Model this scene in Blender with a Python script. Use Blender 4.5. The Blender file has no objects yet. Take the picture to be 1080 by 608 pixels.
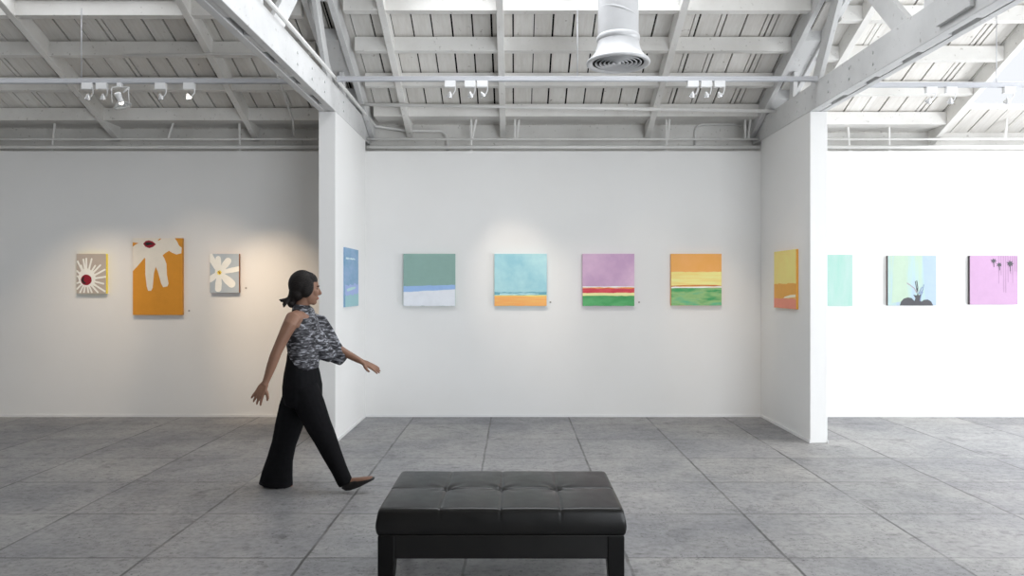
import bpy, bmesh, math, random
from mathutils import Vector, Matrix, Euler
from mathutils.geometry import tessellate_polygon

random.seed(7)
S = bpy.context.scene
COL = S.collection
F = 750.0            # focal length in pixels of the 1080 px wide frame
CX, CY = 543.0, 302.0
CAMH = 1.5
WALL = 8.15          # distance of the gallery wall
PI = math.pi


def at(px, py, Y):
    return Vector(((px - CX) * Y / F, Y, CAMH - (py - CY) * Y / F))


# ------------------------------------------------------------------ materials
def lin(c):
    c = c / 255.0
    return c / 12.92 if c <= 0.04045 else ((c + 0.055) / 1.055) ** 2.4


def rgb(r, g, b, k=1.0):
    return (min(.92, lin(r) * k), min(.92, lin(g) * k), min(.92, lin(b) * k), 1)


class NT:
    def __init__(s, name):
        s.m = bpy.data.materials.new(name)
        s.m.use_nodes = True
        s.t = s.m.node_tree
        s.t.nodes.clear()
        s.out = s.n('ShaderNodeOutputMaterial')

    def n(s, kind, **kw):
        nd = s.t.nodes.new(kind)
        for k, v in kw.items():
            setattr(nd, k, v)
        return nd

    def l(s, a, b):
        s.t.links.new(a, b)

    def val(s, sock, v):
        if isinstance(v, bpy.types.NodeSocket):
            s.l(v, sock)
        else:
            sock.default_value = v

    def math(s, op, a, b=0.0, c=None):
        nd = s.n('ShaderNodeMath', operation=op)
        s.val(nd.inputs[0], a)
        s.val(nd.inputs[1], b)
        if c is not None:
            s.val(nd.inputs[2], c)
        return nd.outputs[0]

    def noise(s, vec, scale, detail=4, rough=.55):
        nd = s.n('ShaderNodeTexNoise')
        if vec is not None:
            s.l(vec, nd.inputs['Vector'])
        nd.inputs['Scale'].default_value = scale
        nd.inputs['Detail'].default_value = detail
        nd.inputs['Roughness'].default_value = rough
        return nd.outputs['Fac']

    def ramp(s, fac, stops):
        nd = s.n('ShaderNodeValToRGB')
        s.l(fac, nd.inputs[0])
        el = nd.color_ramp.elements
        while len(el) < len(stops):
            el.new(.5)
        for e, (p, c) in zip(el, stops):
            e.position = p
            e.color = c if len(c) == 4 else (*c, 1)
        return nd.outputs[0]

    def mix(s, fac, a, b, blend='MIX'):
        nd = s.n('ShaderNodeMix', data_type='RGBA', blend_type=blend)
        s.val(nd.inputs[0], fac)
        s.val(nd.inputs[6], a)
        s.val(nd.inputs[7], b)
        return nd.outputs[2]

    def bsdf(s, color, rough=.6, spec=.5, metal=0.0, bump=None, bstr=.2, bdist=.01):
        b = s.n('ShaderNodeBsdfPrincipled')
        s.val(b.inputs['Base Color'], color)
        s.val(b.inputs['Roughness'], rough)
        b.inputs['Specular IOR Level'].default_value = spec
        b.inputs['Metallic'].default_value = metal
        if bump is not None:
            bn = s.n('ShaderNodeBump')
            bn.inputs['Strength'].default_value = bstr
            bn.inputs['Distance'].default_value = bdist
            s.l(bump, bn.inputs['Height'])
            s.l(bn.outputs[0], b.inputs['Normal'])
        s.l(b.outputs[0], s.out.inputs[0])
        return b

    def pos(s):
        return s.n('ShaderNodeNewGeometry').outputs['Position']

    def obj(s):
        return s.n('ShaderNodeTexCoord').outputs['Object']


def plain(name, color, rough=.6, spec=.4, metal=0.0, var=.06, scale=6.0):
    t = NT(name)
    nz = t.noise(t.obj(), scale, 5)
    lo = tuple(max(0, c * (1 - var)) for c in color[:3]) + (1,)
    hi = tuple(min(1, c * (1 + var)) for c in color[:3]) + (1,)
    col = t.ramp(nz, [(.3, lo), (.7, hi)])
    t.bsdf(col, rough, spec, metal)
    return t.m


def wall_material():
    t = NT('white_wall_paint')
    p = t.pos()
    col = t.ramp(t.noise(p, .8, 5), [(.3, (.80, .795, .78, 1)), (.75, (.84, .837, .828, 1))])
    t.bsdf(col, .75, .25, 0, t.noise(p, 60, 3), .08, .004)
    return t.m


def wood_material(name='white_painted_wood', lo=(.72, .70, .665), hi=(.85, .838, .808)):
    t = NT(name)
    p = t.pos()
    n1 = t.noise(p, 2.2, 6)
    n2 = t.noise(p, 26, 4)
    col = t.ramp(n1, [(.3, (*lo, 1)), (.62, (*hi, 1))])
    spots = t.ramp(n2, [(.27, (.45, .43, .40, 1)), (.36, (1, 1, 1, 1))])
    col = t.mix(.6, col, spots, 'MULTIPLY')
    t.bsdf(col, .6, .3, 0, n2, .15, .006)
    return t.m


def board_material():
    t = NT('white_roof_boards')
    p = t.pos()
    sx = t.n('ShaderNodeSeparateXYZ')
    t.l(p, sx.inputs[0])
    cell = t.math('FLOOR', t.math('DIVIDE', sx.outputs[0], .2))
    wn = t.n('ShaderNodeTexWhiteNoise', noise_dimensions='1D')
    t.l(cell, wn.inputs['W'])
    base = t.ramp(wn.outputs['Value'], [(0, (.76, .735, .695, 1)), (1, (.86, .842, .805, 1))])
    mp = t.n('ShaderNodeMapping')
    mp.inputs['Scale'].default_value = (9, 1.2, 1.2)
    t.l(p, mp.inputs['Vector'])
    gr = t.noise(mp.outputs[0], 4, 6, .65)
    col = t.mix(.55, base, t.ramp(gr, [(.3, (.82, .80, .77, 1)), (.6, (1, 1, 1, 1))]), 'MULTIPLY')
    sp = t.noise(p, 14, 3)
    col = t.mix(.7, col, t.ramp(sp, [(.25, (.4, .36, .32, 1)), (.31, (1, 1, 1, 1))]), 'MULTIPLY')
    t.bsdf(col, .7, .2)
    return t.m


def floor_material():
    t = NT('concrete_slab_floor')
    p = t.pos()
    sx = t.n('ShaderNodeSeparateXYZ')
    t.l(p, sx.inputs[0])
    wob = t.n('ShaderNodeTexNoise')
    t.l(p, wob.inputs['Vector'])
    wob.inputs['Scale'].default_value = 5
    wob.inputs['Detail'].default_value = 5
    w = t.math('MULTIPLY', t.math('SUBTRACT', wob.outputs['Fac'], .5), .018)
    gx = t.math('DIVIDE', t.math('ADD', t.math('ADD', sx.outputs[0], 1.155), w), .885)
    gy = t.math('DIVIDE', t.math('ADD', t.math('SUBTRACT', sx.outputs[1], 3.92), w), .757)

    def line(g, size, width):
        f = t.math('FRACT', g)
        d = t.math('MULTIPLY', t.math('MINIMUM', f, t.math('SUBTRACT', 1.0, f)), size)
        mr = t.n('ShaderNodeMapRange', interpolation_type='SMOOTHSTEP')
        t.l(d, mr.inputs[0])
        mr.inputs[1].default_value = width * .35
        mr.inputs[2].default_value = width
        mr.inputs[3].default_value = 1
        mr.inputs[4].default_value = 0
        return mr.outputs[0]
    fade = t.ramp(t.noise(p, 1.7, 4), [(.33, (.25, .25, .25, 1)), (.6, (1, 1, 1, 1))])
    jx, jy = line(gx, .885, .012), line(gy, .757, .011)
    joint = t.math('MULTIPLY', t.math('MAXIMUM', jx, t.math('MULTIPLY', jy, .8)), fade)
    cell = t.n('ShaderNodeCombineXYZ')
    t.l(t.math('FLOOR', gx), cell.inputs[0])
    t.l(t.math('FLOOR', gy), cell.inputs[1])
    wn = t.n('ShaderNodeTexWhiteNoise', noise_dimensions='2D')
    t.l(cell.outputs[0], wn.inputs['Vector'])
    slab = t.ramp(wn.outputs['Value'], [(0, (.26, .26, .272, 1)), (.5, (.295, .294, .303, 1)), (1, (.335, .332, .332, 1))])
    big = t.noise(p, 1.1, 6, .6)
    col = t.mix(.8, slab, t.ramp(big, [(.32, (.62, .63, .65, 1)), (.7, (1.2, 1.19, 1.16, 1))]), 'MULTIPLY')
    fine = t.noise(p, 22, 6, .7)
    col = t.mix(.7, col, t.ramp(fine, [(.3, (.5, .5, .5, 1)), (.52, (1, 1, 1, 1)), (.75, (1.25, 1.25, 1.23, 1))]), 'MULTIPLY')
    mp = t.n('ShaderNodeMapping')
    mp.inputs['Scale'].default_value = (3, 9, 1)
    t.l(p, mp.inputs['Vector'])
    scuff = t.noise(mp.outputs[0], 2.3, 7, .72)
    col = t.mix(1.0, col, t.ramp(scuff, [(.33, (.5, .5, .5, 1)), (.43, (1, 1, 1, 1))]), 'MULTIPLY')
    pits = t.ramp(t.noise(p, 48, 3, .6), [(.34, (.30, .30, .30, 1)), (.41, (1, 1, 1, 1))])
    pmask = t.ramp(t.noise(p, 2.6, 4), [(.42, (0, 0, 0, 1)), (.55, (1, 1, 1, 1))])
    col = t.mix(t.math('MULTIPLY', pmask, .9), col, pits, 'MULTIPLY')
    warm = t.ramp(t.noise(p, .55, 3), [(.4, (1, 1, 1, 1)), (.62, (1.0, .975, .94, 1))])
    col = t.mix(.8, col, warm, 'MULTIPLY')
    dark = t.ramp(t.noise(p, 3.4, 8, .75), [(.34, (.45, .45, .46, 1)), (.43, (1, 1, 1, 1))])
    col = t.mix(.75, col, dark, 'MULTIPLY')
    col = t.mix(t.math('MULTIPLY', joint, .88), col, (.045, .043, .042, 1))
    rough = t.ramp(t.noise(p, 6, 5), [(.3, (.38, .38, .38, 1)), (.7, (.58, .58, .58, 1))])
    h = t.math('SUBTRACT', t.math('MULTIPLY', fine, .35), joint)
    t.bsdf(col, rough, .45, 0, h, .25, .006)
    return t.m


def leather_material():
    t = NT('black_leather')
    p = t.obj()
    v = t.n('ShaderNodeTexVoronoi')
    t.l(p, v.inputs['Vector'])
    v.inputs['Scale'].default_value = 260
    n = t.noise(p, 9, 5)
    col = t.ramp(n, [(.3, (.0032, .003, .003, 1)), (.7, (.006, .0055, .005, 1))])
    rough = t.ramp(t.noise(p, 14, 4), [(.3, (.29, .29, .29, 1)), (.7, (.38, .38, .38, 1))])
    t.bsdf(col, rough, .42, 0, v.outputs['Distance'], .12, .002)
    return t.m


def pattern_material():
    t = NT('black_white_print')
    p = t.pos()
    mp = t.n('ShaderNodeMapping')
    mp.inputs['Scale'].default_value = (13, 13, 44)
    mp.inputs['Rotation'].default_value = (0, .25, 0)
    t.l(p, mp.inputs['Vector'])
    n = t.n('ShaderNodeTexNoise')
    t.l(mp.outputs[0], n.inputs['Vector'])
    n.inputs['Scale'].default_value = 1.6
    n.inputs['Detail'].default_value = 5
    n.inputs['Distortion'].default_value = .6
    col = t.ramp(n.outputs['Fac'], [(.40, (.018, .018, .021, 1)), (.53, (.09, .09, .10, 1)), (.68, (.40, .41, .45, 1))])
    t.bsdf(col, .75, .2)
    return t.m


def emit(name, color, power):
    t = NT(name)
    e = t.n('ShaderNodeEmission')
    e.inputs[0].default_value = (*color, 1)
    e.inputs[1].default_value = power
    t.l(e.outputs[0], t.out.inputs[0])
    return t.m


def glass_material():
    t = NT('clear_lamp_glass')
    b = t.bsdf((.9, .92, .93, 1), .08, .5)
    b.inputs['Transmission Weight'].default_value = .85
    b.inputs['IOR'].default_value = 1.3
    return t.m


def streak(name, c1, c2, sx, sz, c3=None, lo=.35, hi=.65):
    """painted canvas colour with brush streaks"""
    t = NT(name)
    mp = t.n('ShaderNodeMapping')
    mp.inputs['Scale'].default_value = (sx, sx, sz)
    t.l(t.pos(), mp.inputs['Vector'])
    n = t.noise(mp.outputs[0], 1.0, 5, .6)
    st = [(lo, c1), (hi, c2)]
    if c3:
        st = [(lo, c1), ((lo + hi) / 2, c2), (hi, c3)]
    t.bsdf(t.ramp(n, st), .55, .3)
    return t.m


M = {}
M['wall'] = wall_material()
M['wood'] = wood_material()
M['beam'] = wood_material('white_painted_beam', (.58, .58, .575), (.70, .70, .695))
M['board'] = board_material()
M['dark_gap'] = plain('dark_roof_void', (.01, .01, .01, 1), .9, .1)
M['floor'] = floor_material()
M['brick'] = plain('dark_painted_brick', (.16, .15, .14, 1), .8, .2)
M['old_wall'] = wood_material('grey_plank_wall', (.64, .625, .595), (.78, .765, .735))
M['leather'] = leather_material()
M['blackwood'] = plain('black_stained_wood', (.004, .0038, .0038, 1), .38, .2)
M['metal_white'] = plain('white_enamel', (.8, .8, .8, 1), .35, .5, 0, .03)
M['conduit'] = plain('painted_conduit', (.78, .77, .75, 1), .4, .4, 0, .05)
M['track'] = plain('silver_track', (.56, .57, .60, 1), .35, .5, .3, .03)
M['chrome'] = plain('chrome', (.8, .8, .82, 1), .18, .5, 1.0, .02)
M['duct'] = plain('painted_duct', (.56, .562, .57, 1), .42, .5, .1, .04)
M['duct_dark'] = plain('dark_duct_inside', (.03, .03, .03, 1), .8, .2)
M['pane'] = emit('frosted_skylight', (.93, .96, 1.0), 1.0)
M['lens_on'] = emit('lit_lamp', (1, .86, .66), 14)
M['lens_soft'] = emit('lit_lamp_soft', (1, .95, .88), 2.2)
M['glass'] = glass_material()
M['lamp_white'] = plain('lamp_enamel', (.72, .72, .72, 1), .25, .5, .3, .04)
M['skin'] = plain('skin', (.235, .125, .082, 1), .5, .4, 0, .08, 12)
def hair_material():
    t = NT('black_hair')
    mp = t.n('ShaderNodeMapping')
    mp.inputs['Scale'].default_value = (22, 60, 90)
    mp.inputs['Rotation'].default_value = (0, .7, 0)
    t.l(t.obj(), mp.inputs['Vector'])
    n = t.noise(mp.outputs[0], 2.0, 4)
    t.bsdf(t.ramp(n, [(.35, (.006, .005, .005, 1)), (.7, (.020, .016, .014, 1))]), .6, .2, 0, n, .5, .004)
    return t.m


M['hair'] = hair_material()
M['trousers'] = plain('black_trousers', (.006, .006, .007, 1), .85, .1, 0, .2, 30)
M['print'] = pattern_material()
M['shoe'] = plain('black_shoe', (.012, .010, .010, 1), .45, .4)
M['eye'] = plain('eye', (.10, .07, .055, 1), .25, .4)
M['lip'] = plain('lip', (.33, .11, .09, 1), .4, .4)
M['canvas'] = plain('raw_canvas', (.74, .72, .67, 1), .7, .2)
M['pin'] = plain('grey_pin', (.36, .34, .32, 1), .5, .4)


# ------------------------------------------------------------------ mesh building
class MB:
    def __init__(s):
        s.bm = bmesh.new()
        s.mi = 0

    def _f(s, vs):
        try:
            f = s.bm.faces.new(vs)
            f.material_index = s.mi
            return f
        except ValueError:
            return None

    def box(s, x0, x1, y0, y1, z0, z1):
        v = [s.bm.verts.new((x, y, z)) for x in (x0, x1) for y in (y0, y1) for z in (z0, z1)]
        for q in ((0, 1, 3, 2), (4, 6, 7, 5), (0, 4, 5, 1), (2, 3, 7, 6), (0, 2, 6, 4), (1, 5, 7, 3)):
            s._f([v[i] for i in q])
        return s

    def prism(s, pts, off):
        """solid between polygon pts and the same polygon moved by off"""
        a = [s.bm.verts.new(p) for p in pts]
        b = [s.bm.verts.new(Vector(p) + Vector(off)) for p in pts]
        s._f(a)
        s._f(b[::-1])
        n = len(a)
        for i in range(n):
            s._f([a[i], b[i], b[(i + 1) % n], a[(i + 1) % n]])
        return s

    def poly(s, pts):
        s._f([s.bm.verts.new(p) for p in pts])
        return s

    def tube(s, path, r, n=10, caps=True):
        """round bar along a path; r is a number or one per point"""
        path = [Vector(p) for p in path]
        rr = r if isinstance(r, (list, tuple)) else [r] * len(path)
        rings = []
        up = None
        for i, p in enumerate(path):
            d = (path[min(i + 1, len(path) - 1)] - path[max(i - 1, 0)]).normalized()
            if up is None:
                up = Vector((0, 0, 1)) if abs(d.z) < .9 else Vector((0, 1, 0))
            u = d.cross(up).normalized()
            w = u.cross(d).normalized()
            up = w
            rings.append([s.bm.verts.new(p + (u * math.cos(2 * PI * k / n) + w * math.sin(2 * PI * k / n)) * rr[i]) for k in range(n)])
        for a, b in zip(rings, rings[1:]):
            for k in range(n):
                s._f([a[k], a[(k + 1) % n], b[(k + 1) % n], b[k]])
        if caps:
            s._f(rings[0][::-1])
            s._f(rings[-1])
        return s

    def lathe(s, prof, n=32, center=(0, 0, 0), mat=None):
        """profile of (r, z) turned round the z axis, then placed by mat"""
        rings = []
        for r, z in prof:
            ring = []
            for k in range(n):
                p = Vector((r * math.cos(2 * PI * k / n), r * math.sin(2 * PI * k / n), z))
                if mat:
                    p = mat @ p
                ring.append(s.bm.verts.new(p + Vector(center)))
            rings.append(ring)
        for a, b in zip(rings, rings[1:]):
            for k in range(n):
                s._f([a[k], a[(k + 1) % n], b[(k + 1) % n], b[k]])
        return s

    def loft(s, rings_def, n=20, side=Vector((0, 1, 0))):
        """closed limb: list of (point, a in the walking plane, b along the side axis)"""
        pts = [Vector(r[0]) for r in rings_def]
        rings = []
        for i, (p, a, b) in enumerate(rings_def):
            d = (pts[min(i + 1, len(pts) - 1)] - pts[max(i - 1, 0)]).normalized()
            sd = (side - d * side.dot(d)).normalized()
            w = d.cross(sd).normalized()
            rings.append([s.bm.verts.new(Vector(p) + w * a * math.cos(2 * PI * k / n) + sd * b * math.sin(2 * PI * k / n)) for k in range(n)])
        for A, B in zip(rings, rings[1:]):
            for k in range(n):
                s._f([A[k], A[(k + 1) % n], B[(k + 1) % n], B[k]])
        s._f(rings[0][::-1])
        s._f(rings[-1])
        return s

    def ell(s, c, r, rot=None, n=3):
        g = bmesh.ops.create_icosphere(s.bm, subdivisions=n, radius=1.0)
        m = Matrix.Translation(Vector(c)) @ (rot.to_4x4() if rot else Matrix.Identity(4)) @ Matrix.Diagonal((*r, 1))
        bmesh.ops.transform(s.bm, matrix=m, verts=g['verts'])
        return s

    def build(s, name, mats, parent=None, smooth=False, bevel=0.0, recalc=True):
        if recalc:
            bmesh.ops.recalc_face_normals(s.bm, faces=s.bm.faces)
        me = bpy.data.meshes.new(name)
        s.bm.to_mesh(me)
        s.bm.free()
        return link(name, me, mats, parent, smooth, bevel)


def link(name, me, mats, parent=None, smooth=False, bevel=0.0):
    o = bpy.data.objects.new(name, me)
    COL.objects.link(o)
    for m in (mats if isinstance(mats, (list, tuple)) else [mats]):
        me.materials.append(m)
    if smooth:
        for p in me.polygons:
            p.use_smooth = True
    if bevel:
        b = o.modifiers.new('edge', 'BEVEL')
        b.width = bevel
        b.segments = 2
        b.limit_method = 'ANGLE'
    if parent:
        o.parent = parent
    return o


def tag(o, label, cat, group=None):
    o['label'] = label
    o['category'] = cat
    if group:
        o['group'] = group
    return o


def thing(name, loc, label, cat, group=None, rz=0):
    o = bpy.data.objects.new(name, None)
    COL.objects.link(o)
    o.location = loc
    o.rotation_euler = (0, 0, rz)
    o.empty_display_size = .1
    return tag(o, label, cat, group)


def struct(o, label=None):
    o['kind'] = 'structure'
    if label:
        o['label'] = label
    return o


def copy_tree(o, parent=None):
    c = o.copy()
    COL.objects.link(c)
    if parent:
        c.parent = parent
    for ch in o.children:
        copy_tree(ch, c)
    return c


def solid(name, mb, mats, parent=None, voxel=.006, smooth_it=4):
    """union of the closed shapes in mb as one continuous smooth mesh"""
    bmesh.ops.recalc_face_normals(mb.bm, faces=mb.bm.faces)
    me = bpy.data.meshes.new(name)
    mb.bm.to_mesh(me)
    mb.bm.free()
    o = bpy.data.objects.new(name, me)
    COL.objects.link(o)
    r = o.modifiers.new('r', 'REMESH')
    r.mode = 'VOXEL'
    r.voxel_size = voxel
    sm = o.modifiers.new('s', 'SMOOTH')
    sm.factor = .5
    sm.iterations = smooth_it
    bpy.context.view_layer.update()
    dg = bpy.context.evaluated_depsgraph_get()
    me2 = bpy.data.meshes.new_from_object(o.evaluated_get(dg))
    bpy.data.objects.remove(o)
    bpy.data.meshes.remove(me)
    me2.name = name
    me2.materials.clear()
    return link(name, me2, mats, parent, True)


# ------------------------------------------------------------------ room shell
XL, XR, YB, YF = -7.6, 7.6, 8.45, -3.0      # inside faces: left, right, plank wall, wall behind
SL = .45                                     # roof slope
RIDGE = 2.6
BAYS = {'left': (XL, -1.80, -.045), 'mid': (-1.80, 2.90, 0.0), 'right': (2.90, XR, -.09)}


def zr(Y, dz=0):          # underside of the rafters
    yy = Y if Y >= RIDGE else 2 * RIDGE - Y
    return 3.38 + SL * (8.15 - yy) + dz


def zb(Y, dz=0):          # underside of the roof boards
    return zr(Y, dz) + .165


struct(MB().box(XL - .15, XR + .15, YF - .15, YB + .15, -.12, 0).build('floor', M['floor']), 'grey concrete slab floor')
struct(MB().box(XL - .15, XL, YF, YB, 0, 6.4).build('wall_left', M['wall']))
WY0, WY1, WZ0, WZ1 = 3.4, 6.2, .15, 2.2  # unseen window, added low to throw daylight across the room and ceiling
rw = MB()
rw.box(XR, XR + .15, YF, WY0, 0, 6.4).box(XR, XR + .15, WY1, YB, 0, 6.4)
rw.box(XR, XR + .15, WY0, WY1, 0, WZ0).box(XR, XR + .15, WY0, WY1, WZ1, 6.4)
struct(rw.build('wall_right', M['wall']))
fr = MB()
for y in (WY0, WY1 - .06):
    fr.box(XR + .01, XR + .09, y, y + .06, WZ0, WZ1)
for z in (WZ0, WZ1 - .06):
    fr.box(XR + .01, XR + .09, WY0, WY1, z, z + .06)
for k in range(1, 5):
    y = WY0 + (WY1 - WY0) * k / 5
    fr.box(XR + .02, XR + .08, y - .018, y + .018, WZ0, WZ1)
for k in range(1, 3):
    z = WZ0 + (WZ1 - WZ0) * k / 3
    fr.box(XR + .02, XR + .08, WY0, WY1, z - .018, z + .018)
added_side_win = struct(fr.build('window_4', M['metal_white']), 'unseen window added in the right side wall for daylight')
MB().box(XR + .10, XR + .11, WY0, WY1, WZ0, WZ1).build('pane', M['pane'], added_side_win)
EX0, EX1, EZ0, EZ1 = 2.0, 6.6, .12, 2.6      # unseen glazing added behind the viewer for frontal daylight
fw = MB()
fw.box(XL - .15, EX0, YF - .15, YF, 0, 4.2).box(EX1, XR + .15, YF - .15, YF, 0, 4.2)
fw.box(EX0, EX1, YF - .15, YF, 0, EZ0).box(EX0, EX1, YF - .15, YF, EZ1, 4.2)
struct(fw.build('wall_front', M['brick']))
fr = MB()
for k in range(6):
    x = EX0 + (EX1 - EX0) * k / 5
    fr.box(max(EX0, x - .03), min(EX1, x + .03), YF - .09, YF - .01, EZ0, EZ1)
for z in (EZ0, 2.0, EZ1 - .06):
    fr.box(EX0, EX1, YF - .09, YF - .01, z, z + .06)
added_front_win = struct(fr.build('window_5', M['blackwood']), 'unseen glazing added in the wall facing the paintings for daylight')
MB().box(EX0, EX1, YF - .11, YF - .10, EZ0, EZ1).build('pane', M['pane'], added_front_win)
struct(MB().box(XL - .15, XR + .15, YB, YB + .15, 0, 3.62).build('wall_upper_back', M['old_wall']))

# the white hanging wall, three bays
wt = 3.05
struct(MB().box(XL, XR, WALL, WALL + .12, 0, wt).build('wall_back', M['wall'], bevel=.004), 'long white gallery wall')
PL0, PL1, PR0, PR1, PFRONT = -1.874, -1.712, 2.82, 2.985, 6.79
struct(MB().box(PL0, PL1, PFRONT, WALL, 0, 3.17).build('wall_partition_left', M['wall'], bevel=.004), 'white wing wall behind the walking person')
struct(MB().box(PR0, PR1, PFRONT, WALL, 0, 3.17).build('wall_partition_right', M['wall'], bevel=.004), 'white wing wall right of the middle bay')
bb = MB()
for x0, x1 in ((XL, PL0 - .008), (PL1 + .008, PR0 - .008), (PR1 + .008, XR)):
    bb.box(x0, x1, WALL - .008, WALL, 0, .028)
for x in (PL0, PL1 + .008, PR0, PR1 + .008):
    bb.box(x - .008, x, PFRONT - .008, WALL - .008, 0, .028)
struct(bb.build('baseboard_back', M['metal_white']))

# skylights: (x0, x1, y0, y1, bay)
SKY = [(-6.6, -3.13, 5.35, 6.60, 'left'), (-1.0, 1.75, 4.10, 6.60, 'mid'), (4.97, 7.3, 3.6, 8.02, 'right')]


def sloped_box(mb, x0, x1, y0, y1, z_off, th, dz):
    a = [(x0, y0, zb(y0, dz) + z_off), (x1, y0, zb(y0, dz) + z_off), (x1, y1, zb(y1, dz) + z_off), (x0, y1, zb(y1, dz) + z_off)]
    mb.prism(a, (0, 0, th))


roof = MB()
for bay, (bx0, bx1, dz) in BAYS.items():
    x = bx0
    while x < bx1 - .01:
        wd = random.choice((.20, .20, .19, .21, .205, .055))
        x1 = min(x + wd, bx1)
        for (sx0, sx1, sy0, sy1, sb) in SKY:
            if sb == bay:
                for e in (sx0, sx1):
                    if x + .02 < e < x1:
                        x1 = e
        segs = [(RIDGE, YB)]
        for (sx0, sx1, sy0, sy1, sb) in SKY:
            if sb == bay and x1 > sx0 + .005 and x < sx1 - .005:
                segs = [(RIDGE, sy0), (sy1, YB)]
        for y0, y1 in segs:
            sloped_box(roof, x, x1 - random.choice((.010, .015, .019, .016)), y0, y1, random.uniform(0, .004), .025, dz)
        sloped_box(roof, x, x1 - .008, YF, RIDGE, 0, .025, dz)
        x = x1
roof.mi = 1
for bay, (bx0, bx1, dz) in BAYS.items():
    sloped_box(roof, bx0, bx1, RIDGE, YB + .1, .05, .02, dz)
    sloped_box(roof, bx0, bx1, YF - .1, RIDGE, .05, .02, dz)
struct(roof.build('ceiling', [M['board'], M['dark_gap']]), 'pitched white board ceiling')

for i, (x0, x1, y0, y1, bay) in enumerate(SKY):
    dz = BAYS[bay][2]
    fr = MB()
    for a in (x0, x1 - .04):
        sloped_box(fr, a, a + .04, y0, y1, -.02, .06, dz)
    for a in (y0, y1 - .04):
        sloped_box(fr, x0, x1, a, a + .04, -.02, .06, dz)
    w = struct(fr.build('window_%d' % (i + 1), M['wood']), 'frosted skylight in the %s bay roof' % ('middle' if bay == 'mid' else bay))
    p = MB()
    n = int((x1 - x0) / .06)
    for k in range(n):       # corrugated frosted sheet
        a, b = x0 + (x1 - x0) * k / n, x0 + (x1 - x0) * (k + 1) / n
        zz = .012 if k % 2 else 0
        z2 = 0 if k % 2 else .012
        p.poly([(a, y0, zb(y0, dz) + .012 + zz), (b, y0, zb(y0, dz) + .012 + z2), (b, y1, zb(y1, dz) + .012 + z2), (a, y1, zb(y1, dz) + .012 + zz)])
    p.build('pane', M['pane'], w)

# ------------------------------------------------------------------ rafters and purlins
RAFTERS = [(-4.69, 'left', 'leftmost, over the grey daisy painting'), (-3.05, 'left', 'over the left end of the wing wall with the walking person'),
           (-1.24, 'mid', 'just right of the left roof truss'), (-.14, 'mid', 'running down the centre of the middle bay'),
           (1.57, 'mid', 'just right of the round air duct'), (3.27, 'right', 'just right of the right roof truss'),
           (4.92, 'right', 'beside the bright skylight at far right')]
LBL = ['white painted rafter above the large orange painting, leftmost in view', 'white painted rafter left of the wing wall behind the walking person',
       'white painted rafter just right of the left truss', 'white painted rafter down the centre of the middle bay, left of the duct',
       'white painted rafter just right of the round air duct', 'white painted rafter just right of the right truss',
       'white painted rafter edging the bright skylight at far right']
for (x, bay, _), lb in zip(RAFTERS, LBL):
    dz = BAYS[bay][2]
    a = [(x - .033, y, z) for y, z in ((5.0, zr(5.0, dz) - .012), (8.40, zr(8.40, dz) - .012), (8.40, zb(8.40, dz)), (5.0, zb(5.0, dz)))]
    o = MB().prism(a, (.066, 0, 0)).build('roof_rafter', M['wood'], bevel=.003)
    tag(o, lb, 'rafter', 'white rafters under the roof boards')

ROWS = [(8.05, 'lowest, along the top of the back wall', .05), (7.58, 'second lowest, behind the light track', .09),
        (7.10, 'third from the back wall', .09), (6.62, 'topmost in view, below the skylight', .09)]
for bay, x0, x1, nm in (('left', XL, -1.99, 'left'), ('mid', -1.60, 2.76, 'middle'), ('right', 3.04, 4.885, 'right')):
    dz = BAYS[bay][2]
    for Y, pos, th in ROWS:
        z0 = zr(Y, dz)
        o = MB().box(x0, x1, Y, Y + (.395 if Y > 8 else th), z0, zb(Y + .1, dz) + .02).build('roof_purlin', M['wood'], bevel=.003)
        tag(o, 'white purlin of the %s bay, %s' % (nm, pos), 'purlin', 'white purlins between the trusses')

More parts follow.
